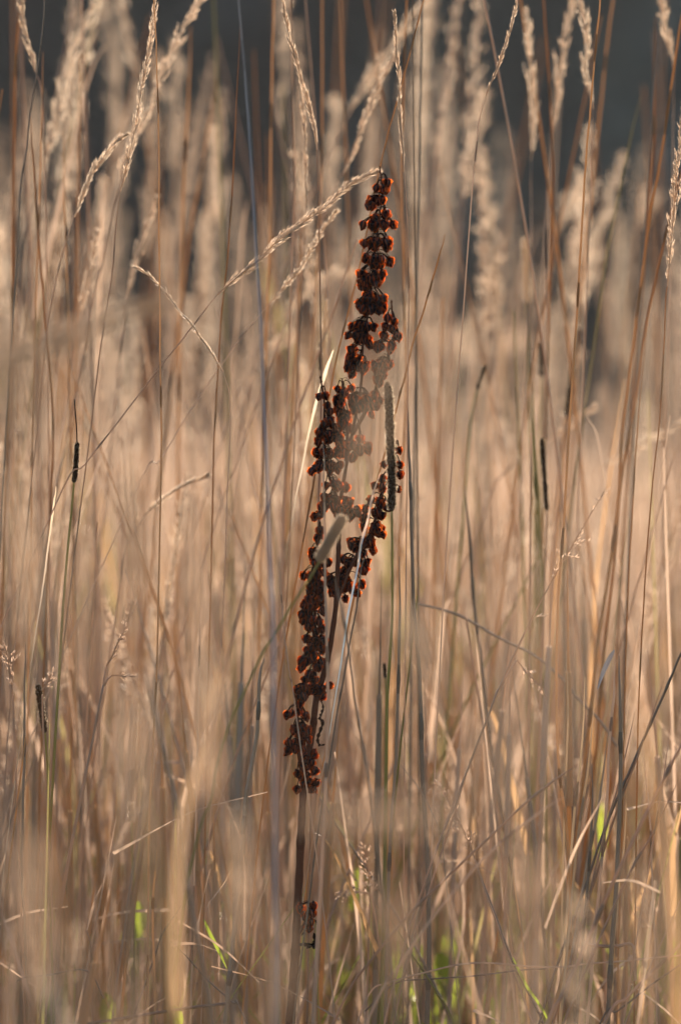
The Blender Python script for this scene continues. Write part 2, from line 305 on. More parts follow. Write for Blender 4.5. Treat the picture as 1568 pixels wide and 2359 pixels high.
for key, (pts, bdy) in BR.items():
    ax = smooth([P(x, y, bdy * (1 - i / (len(pts) - 1)) if key != 'A' else 0) for i, (x, y) in enumerate(pts)], 5)
    b = MB()
    if key == 'A':
        tube(b, ax[:14], .00042, 6, .2)
        for k in range(2, 14, 2): tube(b, np.array([ax[k], ax[k] + np.array([random.uniform(-.0012, .0012), 0, .0012])]), .00035, 5, .3)
    else:
        tube(b, ax, np.linspace(.0004, .0013, len(ax)), 8, .4)
        for k in range(1, 8, 2): tube(b, np.array([ax[k] - np.array([.0007, 0, 0]), ax[k] + np.array([.0007, 0, .0006])]), .0004, 5, .3)
    bo = b.build('side_branch' if key != 'A' else 'branch_tip', 'dstem', dock, origin=base)
    blobs = sorted([(*fn(x, y), rx * .1953, ry * .1953) for fn, L in BL[key] for x, y, rx, ry in L], key=lambda q: q[1])
    groups = []
    for q in blobs:
        for g in groups:
            if abs(np.mean([z[1] for z in g]) - q[1]) < 17 and abs(np.mean([z[0] for z in g]) - q[0]) < 40: g.append(q); break
        else: groups.append([q])
    for g in groups:
        cm = MB(); pm = MB()
        for (cx, cy_, rx, ry) in g:
            n = max(3, int(round(8 * rx * ry / 81)))
            for k in range(n):
                th, rr = random.uniform(0, 6.283), math.sqrt(random.random()); 
                ox, oy = math.cos(th) * rr * max(1.2, rx - 7), math.sin(th) * rr * max(1.5, ry - 7)
                yy = bdy + random.uniform(-1, 1) * PX * (6 + min(rx, 20) * 1.2)
                c = P(cx + ox, cy_ + oy, yy); s = random.choice([random.uniform(.0014, .0022), random.uniform(.0021, .0029), random.uniform(.0021, .0029)])
                side = (c[0] - ax[np.argmin(np.abs(ax[:, 2] - c[2]))][0])
                fruit(cm, c, s, random.uniform(0, 6.28), (random.uniform(-.5, .5), -max(-.8, min(.8, side * 60)) * .6 + random.uniform(-.35, .35)))
                j = min(len(ax) - 1, max(0, int(np.argmin(np.linalg.norm(ax - (c + np.array([0, 0, .004])), axis=1)))))
                top = c + np.array([0, 0, s * .65])
                if np.linalg.norm(top - ax[j]) < .016:
                    tube(pm, smooth([ax[j], (ax[j] + top) / 2 + np.array([0, 0, .0022]), top], 3), .00016, 3, 0)
        if pm.n:
            v, f, t = pm.arrays(); cm.add(v, f, t)
        cm.build('seed_cluster', 'fruit', bo, origin=base, smooth=False)
def crumpled(pts, wd, dy):
    q = smooth([P(x, y, dy) for x, y in pts], 7); b = MB(); n = len(q)
    wv = wd * PX * np.clip(np.sin(np.linspace(.25, 2.9, n)), .2, 1) * (1 + .35 * np.sin(np.arange(n) * 1.3) + .15 * RNG.normal(size=n))
    ribbon(b, q, np.abs(wv), .2, .4, .9, 2.0); ribbon(b, q + np.array([0, .0006, 0]), np.abs(wv) * .8, 1.2, .5, .7, -1.5); return b
crumpled([R4(655, 470), R4(690, 560), R4(672, 640), R4(655, 690), R4(690, 730), R4(660, 820), R4(625, 920), R4(640, 1000), R4(705, 998)], 9, .004).build('curled_leaf', 'dleaf', dock, smooth=False, origin=base)['label'] = 'shrivelled black leaf hanging in a wavy curl beside the stem'
crumpled([R5(400, 1590), R5(480, 1570), R5(550, 1590), R5(590, 1560), R5(575, 1450)], 17, -.002).build('curled_leaf', 'dleaf', dock, smooth=False, origin=base)['label'] = 'torn black leaf scrap low on the stem'
crumpled([R5(560, 1280), R5(600, 1310), R5(630, 1380)], 6, 0).build('curled_leaf', 'dleaf', dock, smooth=False, origin=base)
crumpled([R5(500, 1370), R5(470, 1430), R5(425, 1490)], 5, 0).build('curled_leaf', 'dleaf', dock, smooth=False, origin=base)

# ------------------------------------------------------------ traced grasses
# (label, stem points from the top, depth(s), stem width in photo units, material)
def stalk(label, pts, dy, wd, mat, name='grass_stalk', cat='grass', flat=False, ang=.3, head=None, wd2=None, nodes=True):
    """head = (panicle points tip-first, width, scales, openness)"""
    w_ = to_ground(pts, dy); q = smooth(w_, 6)
    d0 = dy if np.isscalar(dy) else dy[0]; r = wd * PX / 2
    root = empty(name, w_[-1]); root.location = w_[-1]; org = np.array(root.location)
    tag(root, label, cat)
    n = len(q); rr = np.linspace(r, (wd2 or wd * 1.25) * PX / 2, n) * (.78 if mat == 'rust' else .9) * (FOC + d0) / FOC
    b = MB()
    jit = np.cumsum(RNG.normal(size=(n, 3)) * np.array([1, 1, 0]) * .00016, axis=0); q = q + jit - jit * np.linspace(0, 1, n)[:, None]
    if pts[0][1] > 0: rr[:8] *= np.linspace(.25, 1, 8)
    if flat: ribbon(b, q, rr * 2, ang, random.random(), .25, 2.2)
    else:
        tube(b, q, rr, 8, random.random())
        if nodes:
            for i in range(9, n - 2, 17): tube(b, q[i:i + 3], np.array([1.0, 1.35, 1.0]) * rr[i], 8, .0)
    b.build('stem', mat, root, origin=org)
    if head:
        hp, hw, hn, ho = head[:4]; hd = head[4] if len(head) > 4 else d0
        hq = smooth([P(x, y, hd) for x, y in hp][::-1], 6); h = MB(); s = (FOC + hd) / FOC
        panicle(h, hq, hw * PX * s * 1.5, hn * (2.2 if hd < -1 else 1.35), fl=(.0048 if hd < -1 else .0037), fw=(.0013 if hd < -1 else .0006), spread=.30 + .1 * ho, open_=ho)
        h.build('seed_head', 'head', root, origin=org, smooth=False)
    return root
S = stalk
S('thin silvery stem, shade painted blue-grey, rising left of the dock, out of focus at the bottom', [(547,-60),(549,0),(565,200),(578,400),(588,600),(598,760),(607,930),(615,1100),(622,1300),(628,1420),(630,1600),(632,2000),(635,2359)], [-.2,-.2,-.2,-.22,-.25,-.28,-.3,-.35,-.4,-.45,-.5,-.6,-.7], 4, 'blue', wd2=9)
S('pale feathery grass head bending in from the top edge on a thin dark stalk', [(730,330),(733,400),(736,500),(738,700),(741,900),(735,1130),(728,1400)], .03, 3, 'straw', head=([(640,-40),(650,0),(657,40),(668,90),(682,140),(697,190),(708,230),(718,270),(727,310),(730,345)],11,420,0), wd2=5)
S('thin orange stalk crossing down between the silvery stem and the arching dry grass tip', [(553,60),(541,330),(527,560),(510,720),(500,880),(492,1040),(488,1200)], .12, 4, 'rust')
S('slim brown stalk in the left quarter, bright thread of light along its lower right edge', [(352,-30),(360,125),(366,300),(368,590),(370,830),(372,1000),(368,1250),(362,1530),(352,1750),(345,1900),(342,2200)], 0, 3.4, 'rust', wd2=8)
S('cream feathery grass head close left of the slim brown stalk at the top', [(278,440),(268,520),(262,620),(240,760),(215,950)], .08, 3, 'straw', head=([(362,-40),(358,0),(352,60),(340,130),(330,180),(322,230),(314,290),(302,340),(290,390),(278,440)],15,460,0))
S('soft cream grass plume leaning right out of the top edge beside the slim stalk', [(285,400),(262,480),(245,560),(220,680),(190,830)], .32, 4, 'straw', head=([(500,-60),(470,-10),(430,50),(400,110),(372,170),(352,230),(330,275),(305,325),(285,375),(278,420)],22,560,.2))
S('short cream grass plume leaning right, below the upper left plumes', [(170,500),(150,570),(132,640),(110,760),(95,900)], .12, 3, 'straw', head=([(286,314),(262,332),(240,362),(215,398),(200,430),(185,468),(172,500)],13,360,.05))
S('broad blurred cream plume curving down the upper left corner', [(85,440),(60,560),(45,700),(30,850)], .5, 5, 'straw', head=([(212,20),(182,80),(162,150),(150,200),(135,260),(120,320),(100,380),(82,440)],25,520,.25))
S('narrow pale grass spike standing above the tip of the dock', [(930,395),(935,500),(940,700),(938,900)], .02, 2.5, 'straw', head=([(908,36),(912,90),(914,130),(918,190),(920,240),(922,290),(927,340),(930,395)],6.5,300,0))
S('pale narrow grass spike hanging straight between two stalks above the dock, left side', [(706,480),(700,620),(690,800),(680,1000)], .16, 2.5, 'straw', head=([(692,200),(698,250),(701,300),(703,350),(704,420),(706,480)],9,240,0))
S('blurred cream plume leaning right towards the top edge, above the dock', [(800,265),(760,350),(715,450),(660,600)], .6, 4, 'straw', head=([(1005,-30),(960,30),(900,110),(850,180),(820,230),(800,270)],25,420,.25))
S('pale plume slanting right behind the tip of the dock', [(785,405),(745,500),(700,620),(650,760)], .3, 3, 'straw', head=([(908,130),(880,180),(855,235),(828,300),(808,355),(785,408)],15,380,.1))
S('pale feathery wand slanting from the dock tip down to the left', [(500,680),(470,715),(440,755),(380,830),(280,960),(195,1070),(120,1180)], .02, 3, 'straw', head=([(866,396),(835,410),(800,430),(765,462),(740,485),(690,518),(640,555),(590,602),(545,640),(500,680)],17,620,.15))
S('second feathery wand below the slanting one, reaching up to the leaning plume', [(620,700),(590,735),(540,800),(450,930),(370,1060),(305,1150)], .14, 2.6, 'straw', head=([(770,490),(745,530),(715,580),(690,620),(655,660),(620,700)],12,260,.2))
S('fine arching dry grass tip curving down to the right, left of the silvery stem', [(515,858),(525,890),(529,935),(527,1000),(523,1100),(520,1180),(512,1400),(500,1600)], 0, 2.2, 'straw', head=([(318,619),(345,635),(375,665),(395,690),(415,718),(440,745),(460,775),(480,802),(500,832),(515,858)],3.6,200,0), nodes=False)
S('long upright orange-brown stalk at the right, dark below with a bright furry edge', [(1384,-60),(1381,0),(1366,175),(1349,375),(1336,590),(1326,765),(1314,940),(1301,1180),(1288,1380),(1284,1580),(1290,1770),(1306,1894),(1313,2019),(1313,2169),(1290,2270),(1265,2359)], 0.0, 5, 'rust', wd2=11)
S('orange-brown stalk slanting from the top edge to the dock tip and on behind it', [(985,-40),(974,0),(939,145),(899,290),(874,390),(853,486),(826,620),(800,720),(773,829),(755,930),(735,1040)], .07, 4, 'rust')
S('broad glowing cream blade leaning along the left side of the dock', [(768,806),(752,850),(735,905),(720,960),(700,1050),(675,1180),(648,1330),(640,1450)], [.08,.08,.08,.08,.1,.15,.5,1.1], 9, 'pale', flat=True, ang=.1, name='dry_reed')
S('orange stalk slanting down from the right to the dark timothy head', [(1024,540),(1011,590),(981,705),(954,790),(934,870),(914,940),(890,1030),(868,1110),(850,1200)], .06, 5, 'rust')
S('long split pale blade crossing in front of the right dock branch, glowing below it', [(875,1089),(860,1140),(849,1194),(831,1249),(825,1292),(808,1378),(794,1468),(780,1560),(764,1660),(750,1745),(735,1815),(722,1920),(706,2026),(697,2085),(690,2200),(686,2359)], [-.05]*12+[0,.05,.1,.3], 6.5, 'straw', flat=True, ang=.25, wd2=12, name='dry_reed')
S('second narrow bright-edged stalk just right of the long split blade', [(843,1270),(830,1330),(822,1400),(808,1470),(793,1560),(778,1640),(765,1720),(752,1800),(735,1900),(715,2050)], -.02, 4, 'grey')
S('yellowish stem passing straight in front of the lower left dock branch', [(745,1020),(747,1100),(749,1175),(751,1311),(753,1448),(756,1560),(757,1640),(753,1740),(748,1850),(740,2000)], -.09, 4, 'straw', wd2=12)
S('thick dark grey stem right of the dock with a bright edge down its right side', [(938,930),(943,1050),(949,1180),(956,1380),(971,1580),(976,1770),(986,1969),(989,2219),(984,2359)], .04, 7, 'grey', wd2=16)
S('dark grey stem standing close left of the thickest one, cut off at its top', [(919,1282),(921,1430),(916,1630),(912,1770),(901,1919),(894,2069),(888,2359)], .03, 7, 'grey', wd2=11)
S('long thin orange stalk from the top edge down the right side of the dock', [(938,-40),(936,0),(930,200),(925,400),(928,600),(932,800),(933,940),(926,1080),(918,1280),(912,1500)], .28, 5, 'rust')
S('bundled brown stem rising towards the upper right edge, blurred below', [(1572,20),(1563,75),(1524,350),(1499,475),(1480,600),(1455,800),(1430,1000),(1419,1180),(1394,1355),(1374,1480),(1359,1630),(1344,1770),(1320,2000),(1300,2200)], .2, 7, 'rust', wd2=13)
S('brown stem beside the bundled one, leaning a little more to the right', [(1590,300),(1560,420),(1519,590),(1484,765),(1464,915),(1430,1100),(1412,1300),(1390,1500),(1368,1760),(1335,2050)], .22, 6, 'rust', wd2=12)
S('pale feathery head at the right edge on an orange stalk', [(1536,660),(1534,690),(1519,965),(1496,1180),(1479,1430),(1469,1630),(1466,1770),(1462,2100)], .04, 4, 'rust', head=([(1585,200),(1572,290),(1564,350),(1556,430),(1548,520),(1541,600),(1536,660)],14,420,.3))
S('thin orange stalk between the bundled brown stem and the right edge', [(1490,760),(1468,980),(1454,1180),(1439,1480),(1434,1770),(1428,2000)], .1, 4, 'rust')
S('dark grey upright stem in the lower right with a thin bright edge', [(1424,1510),(1429,1620),(1430,1769),(1421,2019),(1410,2169),(1399,2359)], -.02, 9, 'grey', wd2=15)
S('brown stem with a folded blue-grey flag at its tip, lower right', [(1414,1504),(1411,1600),(1403,1700),(1399,1769),(1396,1850),(1379,2039),(1365,2200)], .03, 7, 'straw')
S('tan stem crossing low from the lower left towards the upper right', [(1330,1762),(1284,1794),(1209,1854),(1094,1964),(1014,2039),(934,2119),(859,2209),(784,2324)], -.1, 6, 'straw')
S('tan stem running just under the slanting one, slightly more blurred', [(1300,1835),(1234,1879),(1134,1959),(1009,2099),(924,2219),(860,2320)], -.25, 6, 'straw')
S('thick tan stem leaning in from the right edge to the bottom', [(1600,1650),(1560,1730),(1524,1804),(1459,1934),(1409,2039),(1349,2179),(1294,2294),(1255,2370)], -.16, 8, 'straw', wd2=12)
S('grey stem with a silver edge slanting in from the right edge', [(1600,1440),(1568,1500),(1519,1615),(1484,1695),(1449,1770),(1410,1860),(1360,2000)], .03, 6, 'grey')
S('tan stem leaning in from the lower right corner', [(1600,2060),(1568,2170),(1500,2240),(1440,2300),(1390,2359)], -.12, 7, 'straw')
S('dark stem crossing low in the lower right corner under the tan one', [(1600,2190),(1560,2225),(1490,2275),(1420,2330),(1380,2359)], -.03, 4, 'grey')
S('dark grey stem standing left of the dock base with a knee near its top', [(608,1515),(598,1560),(590,1680),(572,1789),(565,1844),(555,1969),(540,2119),(530,2219),(517,2359)], -.06, 9, 'grey', wd2=14)
S('wide blurred grey stem in front, lower left', [(330,1540),(360,1660),(385,1769),(415,1894),(430,2019),(440,2089),(470,2250),(490,2359)], -.42, 11, 'grey', wd2=15)
S('bright white blade leaning at the left, above the lower timothy head', [(130,1120),(122,1180),(112,1255),(95,1380),(75,1510),(60,1620)], .04, 6, 'pale', flat=True, ang=.1, name='dry_reed')
S('dark knotted stem at the left edge with glinting right side', [(60,1480),(57,1620),(55,1769),(52,1919),(50,2044),(58,2120),(60,2200),(68,2359)], .02, 6, 'grey')
S('thin stem with a bright edge low in the left quarter', [(172,2118),(176,2040),(178,2125),(205,2160),(211,2240),(214,2359)][2:], .02, 4, 'straw')
S('upright brown stem low between the left timothy heads and the grey one', [(362,1960),(356,2030),(353,2110),(355,2219),(358,2359)], -.05, 7, 'rust')
S('orange stem through the upper left corner, leaning left', [(62,-20),(42,60),(36,200),(32,380),(30,590),(28,800),(20,1000)], .3, 7, 'rust')
S('dark thin stem crossing the upper left plumes', [(103,-20),(98,60),(86,150),(70,250),(60,350),(48,430),(40,560)], .1, 4, 'grey')
S('orange stem with a slight lean in the left quarter, from the plumes downwards', [(70,250),(78,380),(90,560),(104,740),(118,900),(121,1060),(116,1180)], .2, 6, 'rust')
S('straight orange stem next to it, leaning left', [(100,120),(94,350),(88,590),(80,800),(75,1000),(72,1180)], .22, 5, 'rust')
S('orange stem behind the short cream plume', [(146,300),(150,450),(155,590),(160,760),(163,900)], .3, 5, 'rust')
S('wide orange stem at the left, blurred, between the plumes and the slim brown stalk', [(440,60),(434,250),(427,400),(420,600),(415,800),(412,1000),(410,1300)], .5, 8, 'rust')
S('blurred orange stem slanting behind the silvery one', [(500,180),(480,300),(460,420),(440,520),(425,640)], .6, 7, 'rust')
S('orange stem from the top edge above the dock, left of it', [(630,-20),(628,150),(626,320),(625,430),(620,600)], .35, 6, 'rust')
S('orange stem from the top edge, close above the left of the dock', [(742,-20),(744,200),(742,420),(733,600)], .4, 5, 'rust')
S('orange stem from the top edge right of the dock tip', [(785,-20),(790,160),(796,300),(800,420)], .5, 5, 'rust')
S('broad orange stem behind the centre left, in the middle of the picture', [(700,480),(690,640),(682,780),(676,900),(668,1050)], .4, 9, 'rust')
S('brown stem in the upper right, curving, left of the tall upright stalk', [(1249,-20),(1258,120),(1268,260),(1272,400),(1268,540)], .35, 5, 'rust')
S('blurred brown stem parallel to the tall upright stalk', [(1415,-20),(1402,80),(1390,180),(1378,300),(1362,450)], .5, 6, 'rust')
S('long thin red-brown stem upper right, near the corner', [(1508,40),(1506,200),(1506,330),(1496,450)], .4, 8, 'rust')
S('long thin greenish stem slanting through the right background', [(1475,220),(1450,320),(1425,440),(1400,560),(1380,700)], .4, 4, 'green')
S('fine twig of open airy spikelets slanting up in the lower right', [(1209,1455),(1154,1575),(1079,1765),(1049,1854),(1014,1934),(984,2029),(960,2120)], 0, 2, 'grey', nodes=False)
S('thin dark side twig meeting the airy twig from the left', [(921,1762),(936,1778),(954,1799),(972,1828),(989,1859),(1016,1924),(1024,2000)], 0, 2, 'grey', nodes=False)
S('grey-green stem of a loose panicle leaning left in the lower right', [(1095,1990),(1120,2060),(1160,2170),(1190,2240),(1240,2340),(1260,2400)], .06, 6, 'grey')
S('green stem slanting down right at the very bottom, right of the dock', [(895,2110),(949,2199),(980,2245),(1009,2294),(1044,2359)], .02, 5, 'green')
S('green stem standing bare right of the dock under the dark timothy head', [(902,1180),(904,1430),(891,1630),(889,1770),(886,1900)], .05, 4, 'green')
S('red-tipped short blade low in the centre left', [(538,1994),(520,2030),(500,2060),(480,2089),(470,2150)], -.02, 3, 'rust', flat=True, name='dry_reed')
S('broken grey twig slanting down to the right at the bottom left', [(380,2154),(430,2204),(480,2259),(535,2309),(560,2340)], 0, 4, 'grey')
S('broken short straw leaning right in the lower left', [(418,2085),(400,2115),(378,2150),(360,2200)], 0, 4, 'grey')
S('golden upright stem behind the right timothy head', [(1228,880),(1230,1000),(1238,1180),(1246,1300),(1248,1400)], .3, 6, 'green')
S('yellow-green broad stem blurred right of centre', [(1245,1120),(1250,1250),(1252,1350),(1247,1450)], .5, 12, 'green')
S('grey leaning stem right of the thickest dark one', [(1070,1120),(1080,1250),(1090,1400),(1105,1500),(1118,1620),(1136,1760),(1160,1900)], .25, 8, 'grey')
S('grey stem leaning left to right under the dock branches', [(772,1330),(788,1400),(800,1460),(812,1540),(822,1620),(838,1720),(850,1800),(862,1900)], -.25, 6, 'grey')
S('thin reddish stalk with a bright tip at the left of the dock base', [(636,1280),(645,1340),(650,1400),(655,1470),(668,1560),(680,1640)], -.05, 3, 'straw')
S('blurred upright stem at the left of the silvery stem', [(468,1320),(464,1420),(462,1560),(458,1700),(452,1900)], .03, 4, 'straw')
S('hooked pale straw bent over at the left edge', [(45,1060),(48,1020),(44,998),(34,992),(27,1002),(24,1060),(20,1180),(22,1300)], .4, 5, 'straw')
def low_arc(label, pts, dy, wd, mat):
    """a fallen stalk lying through the others; its two ends reach the soil outside the picture"""
    q = smooth([P(x, y, dy) for x, y in pts], 6); b = MB(); tube(b, q, wd * PX / 2, 7, random.random()); o = b.build('fallen_stalk', mat, origin=q[0]); tag(o, label, 'grass')
for i, (lab, x0, y0, x1, y1, x2, y2, wq, mq) in enumerate([('leftmost straw of the fan opening upwards in the lower right', 1345, 1560, 1318, 1900, 1292, 2300, 6, 'pale'),
    ('bright second straw of the lower right fan', 1372, 1600, 1330, 1930, 1296, 2280, 6, 'pale'), ('third straw of the lower right fan, grey', 1400, 1690, 1350, 2000, 1300, 2300, 7, 'grey'),
    ('fourth straw of the lower right fan, its top bent out', 1462, 1640, 1380, 1960, 1304, 2290, 5, 'straw'), ('fifth straw of the lower right fan, reaching far right', 1530, 1560, 1410, 1900, 1306, 2250, 5, 'straw'),
    ('sixth straw of the lower right fan, lying lowest', 1560, 1800, 1440, 2030, 1320, 2300, 6, 'straw'), ('upright glinting straw behind the lower right fan', 1303, 1500, 1300, 1900, 1290, 2300, 5, 'pale'),
    ('dark straw close behind the lower right fan', 1362, 1760, 1352, 2040, 1330, 2320, 7, 'grey'), ('short bright straw beside the dark one of the fan', 1442, 1820, 1424, 2060, 1396, 2340, 5, 'pale'),
    ('thin straw leaning right near the corner', 1545, 1640, 1500, 1960, 1440, 2320, 4, 'straw'), ('thin straw leaning left near the corner', 1478, 1700, 1500, 2000, 1512, 2330, 4, 'straw')]):
    S(lab, [(x0, y0), ((x0 + x1) / 2 + 4, (y0 + y1) / 2), (x1, y1), (x2, y2)], [.03, -.05, .08, .02][i % 4], wq, mq)
low_arc('thin brown straw bowed low from the dock base to the right, upper of the two', [(800,2420),(850,2290),(894,2264),(984,2239),(1064,2221),(1134,2219),(1209,2226),(1290,2228),(1344,2221),(1434,2214),(1509,2206),(1600,2198)], -.02, 4, 'straw')
low_arc('thin brown straw just under the bowed one at the bottom right', [(840,2330),(909,2266),(984,2256),(1084,2249),(1209,2234),(1262,2232)], .03, 3.5, 'grey')
low_arc('pale stick lying level between the dark stems in the lower right', [(1345,2174),(1375,2179),(1420,2180),(1456,2180),(1462,2260)], .02, 8, 'straw')
low_arc('dry straw lying nearly level near the bottom left corner', [(40,2262),(60,2252),(115,2246),(200,2236),(240,2300)], 0, 4, 'grey')
low_arc('dark straw lying level across the very bottom left', [(200,2359),(260,2350),(350,2335),(450,2320),(520,2312)], -.1, 7, 'grey')
low_arc('thin grey runner strung with glinting drops of light slanting right of the dock', [(950,1390),(1000,1400),(1050,1415),(1090,1435),(1150,1470),(1230,1510),(1290,1560),(1330,1610),(1380,1660),(1420,1720)], .2, 6, 'grey')
# plumes in the blurred right half
for lab, tip, dy, wd, n, stem in (
    ('blurred cream plume hanging straight in the upper right, left of the paired plumes', [(1213,30),(1218,90),(1222,150),(1228,250),(1226,330),(1222,370)], .4, 18, 300, [(1222,370),(1222,520),(1215,700)]),
    ('blurred plume leaning right in the upper right, left one of a close pair', [(1325,-20),(1312,30),(1300,80),(1290,150),(1280,240),(1270,310)], .45, 22, 340, [(1270,310),(1262,450),(1258,700)]),
    ('blurred plume hanging beside the tall upright stalk, right one of a close pair', [(1336,0),(1345,50),(1351,110),(1346,150),(1355,200),(1364,250)], .28, 17, 340, [(1364,250),(1362,400),(1350,700)]),
    ('blurred cream plume hanging in the upper right corner', [(1512,-20),(1522,0),(1530,60),(1542,110),(1551,160)], .35, 20, 300, [(1551,160),(1549,400),(1540,700)]),
    ('thin dark-based grass tip curving right in the upper right', [(1192,-10),(1184,30),(1172,80),(1158,120),(1142,165),(1130,190),(1118,220)], .05, 5, 160, [(1118,220),(1105,270),(1090,400),(1075,600)]),
    ('pale grass tip at the upper left edge, leaning left', [(48,5),(54,40),(60,80),(70,115),(82,165)], .22, 14, 260, [(82,165),(98,220),(105,400),(108,700)]),
    ('slim blurred plume in the left background beside the slim brown stalk', [(356,460),(345,500),(330,545),(316,590),(303,640),(292,690)], .4, 14, 240, [(292,690),(285,760),(270,900)]),
    ('blurred level plume right of centre, leaning up to the right', [(1366,942),(1340,958),(1310,982),(1280,1002),(1250,1022)], .5, 15, 260, [(1250,1022),(1200,1060),(1150,1100),(1110,1200)]),
    ('loose blurred plume reaching in from the right edge', [(1590,960),(1545,985),(1500,1008),(1450,1040),(1400,1065),(1370,1082)], .45, 18, 360, [(1370,1082),(1320,1120),(1280,1200),(1260,1400)]),
    ('small cream plume lying to the right in the left half, above the airy tips', [(474,1098),(440,1112),(405,1130),(370,1155),(340,1180),(318,1212)], .22, 10, 240, [(318,1212),(290,1270),(270,1400)]),
    ('blurred lumpy plume behind the left side of the dock top', [(810,628),(770,634),(740,645),(705,672),(675,700),(640,745)], .7, 26, 300, [(640,745),(600,810),(560,950)]),
    ('blurred cream tuft just under the lumpy plume', [(668,775),(645,790),(620,812),(598,832)], .65, 26, 200, [(598,832),(570,900),(550,1050)]),
    ('very blurred wide plume in the upper left background', [(232,-60),(245,30),(262,120),(270,200),(272,280),(262,360)], 1.5, 44, 420, [(262,360),(258,500),(250,900)]),
    ('very blurred plume behind the upper left, right of the widest', [(402,100),(404,180),(405,260),(402,340),(400,400)], 1.3, 34, 320, [(400,400),(398,600),(395,900)]),
    ('very blurred tall plume in the upper middle background', [(995,-50),(985,50),(978,140),(970,230),(962,320),(955,380)], 1.5, 40, 420, [(955,380),(950,600),(945,900)]),
    ('blurred round-topped plume in the background right of the dock tip', [(1112,215),(1104,270),(1096,320),(1085,380),(1070,450)], 1.0, 34, 320, [(1070,450),(1055,600),(1045,800)]),
    ('soft blurred plume below the upper right pair', [(1330,410),(1318,450),(1300,490),(1280,540)], .9, 40, 260, [(1280,540),(1260,700),(1250,900)]),
    ('soft tall plume leaning right in the right background', [(1430,360),(1410,430),(1385,520),(1360,620),(1340,700)], 1.0, 34, 380, [(1340,700),(1320,850),(1300,1000)]),
    ('soft pale plume at the right edge halfway up the dark gap', [(1500,450),(1488,490),(1480,530)], 1.5, 40, 200, [(1480,530),(1475,700),(1470,900)]),
    ('blurred plume standing in the middle background left of the dock', [(490,300),(498,380),(505,460),(510,540)], .9, 26, 260, [(510,540),(515,700),(515,900)]),
    ('blurred plume behind the silvery stem near the picture middle', [(770,230),(768,320),(765,420),(760,500)], 1.1, 34, 300, [(760,500),(757,700),(752,900)]),
    ('pale bright blurred tuft right of the dock, left one', [(1035,770),(1050,790),(1075,810),(1100,830)], 2.2, 60, 500, [(1100,830),(1110,1000),(1110,1300)]),
    ('pale bright blurred tuft right of the dock, right one', [(1190,770),(1170,790),(1150,810),(1125,840)], 2.4, 66, 500, [(1125,840),(1130,1000),(1130,1300)]),
    ('narrow blurred plume at the far left, halfway up', [(225,540),(212,600),(196,670),(180,740)], .35, 12, 240, [(180,740),(170,800),(150,950)]),
    ('glowing orange-lit plume base at the left, below the far left plume', [(208,750),(200,800),(192,850),(182,900)], .35, 11, 220, [(182,900),(165,1000),(150,1150)])):
    S(lab, stem, dy, 3.5, 'straw', head=(tip, wd, n, .15 if wd < 25 else .3, dy))
# airy panicles
def airy_plant(label, pts, stem, dy, size, n):
    w_ = to_ground(stem, dy); root = empty('airy_grass', w_[-1]); org = np.array(root.location); tag(root, label, 'grass')
    b = MB(); tube(b, smooth(w_, 5), .0006, 6, .5); b.build('stem', 'straw', root, origin=org)
    h = MB(); airy(h, smooth([P(x, y, dy) for x, y in pts][::-1], 6), size, int(n * .7)); h.build('seed_head', 'dull', root, origin=org, smooth=False)
airy_plant('airy open grass head of hair-thin twigs reaching up right, lower right', [(1397,1120),(1380,1150),(1359,1185),(1324,1245),(1284,1315),(1245,1385),(1209,1455)], [(1209,1455),(1154,1575),(1082,1760),(1052,1852)], 0.003, .018, 26)
airy_plant('small drooping airy spray below the open grass head, pointing down right', [(1259,1612),(1246,1585),(1225,1562),(1205,1540),(1190,1520)], [(1190,1520),(1150,1585),(1120,1660)], 0.0, .009, 16)
airy_plant('airy spray with curled tip in the lower left quarter', [(303,1388),(297,1425),(288,1450),(272,1480),(262,1505),(245,1535)], [(245,1535),(235,1600),(215,1700)], .05, .012, 30)
airy_plant('little level airy spray pointing right in the lower left quarter', [(318,1560),(295,1557),(272,1556),(256,1556)], [(256,1556),(240,1580),(225,1650)], .05, .006, 14)
airy_plant('loose golden panicle leaning left beside the thick dark grey stem', [(985,1815),(1010,1810),(1035,1850),(1055,1890),(1075,1930),(1093,1980)], [(1093,1980),(1118,2060),(1158,2170)], .05, .020, 46)
airy_plant('faint loose panicle low right of the dock base', [(835,1940),(845,1985),(850,2030),(852,2080)], [(852,2080),(850,2150),(845,2300)], .08, .014, 34)
airy_plant('faint loose panicle near the right edge low down', [(1498,2090),(1500,2120),(1508,2160)], [(1508,2160),(1512,2250),(1518,2359)], .12, .02, 34)
airy_plant('dry spray sticking up at the left edge above the lower timothy head', [(12,1490),(20,1520),(26,1560),(30,1600)], [(30,1600),(34,1700),(38,1800)], .03, .014, 30)
airy_plant('dry pale spray spilling over the top of the lower timothy head', [(118,1560),(108,1575),(98,1590)], [(98,1600),(100,1680),(106,1800)], .03, .010, 22)
airy_plant('faint spray above the very bottom right of the dock', [(790,2060),(810,2045),(835,2052),(855,2062)], [(855,2062),(870,2150),(880,2300)], .1, .012, 26)
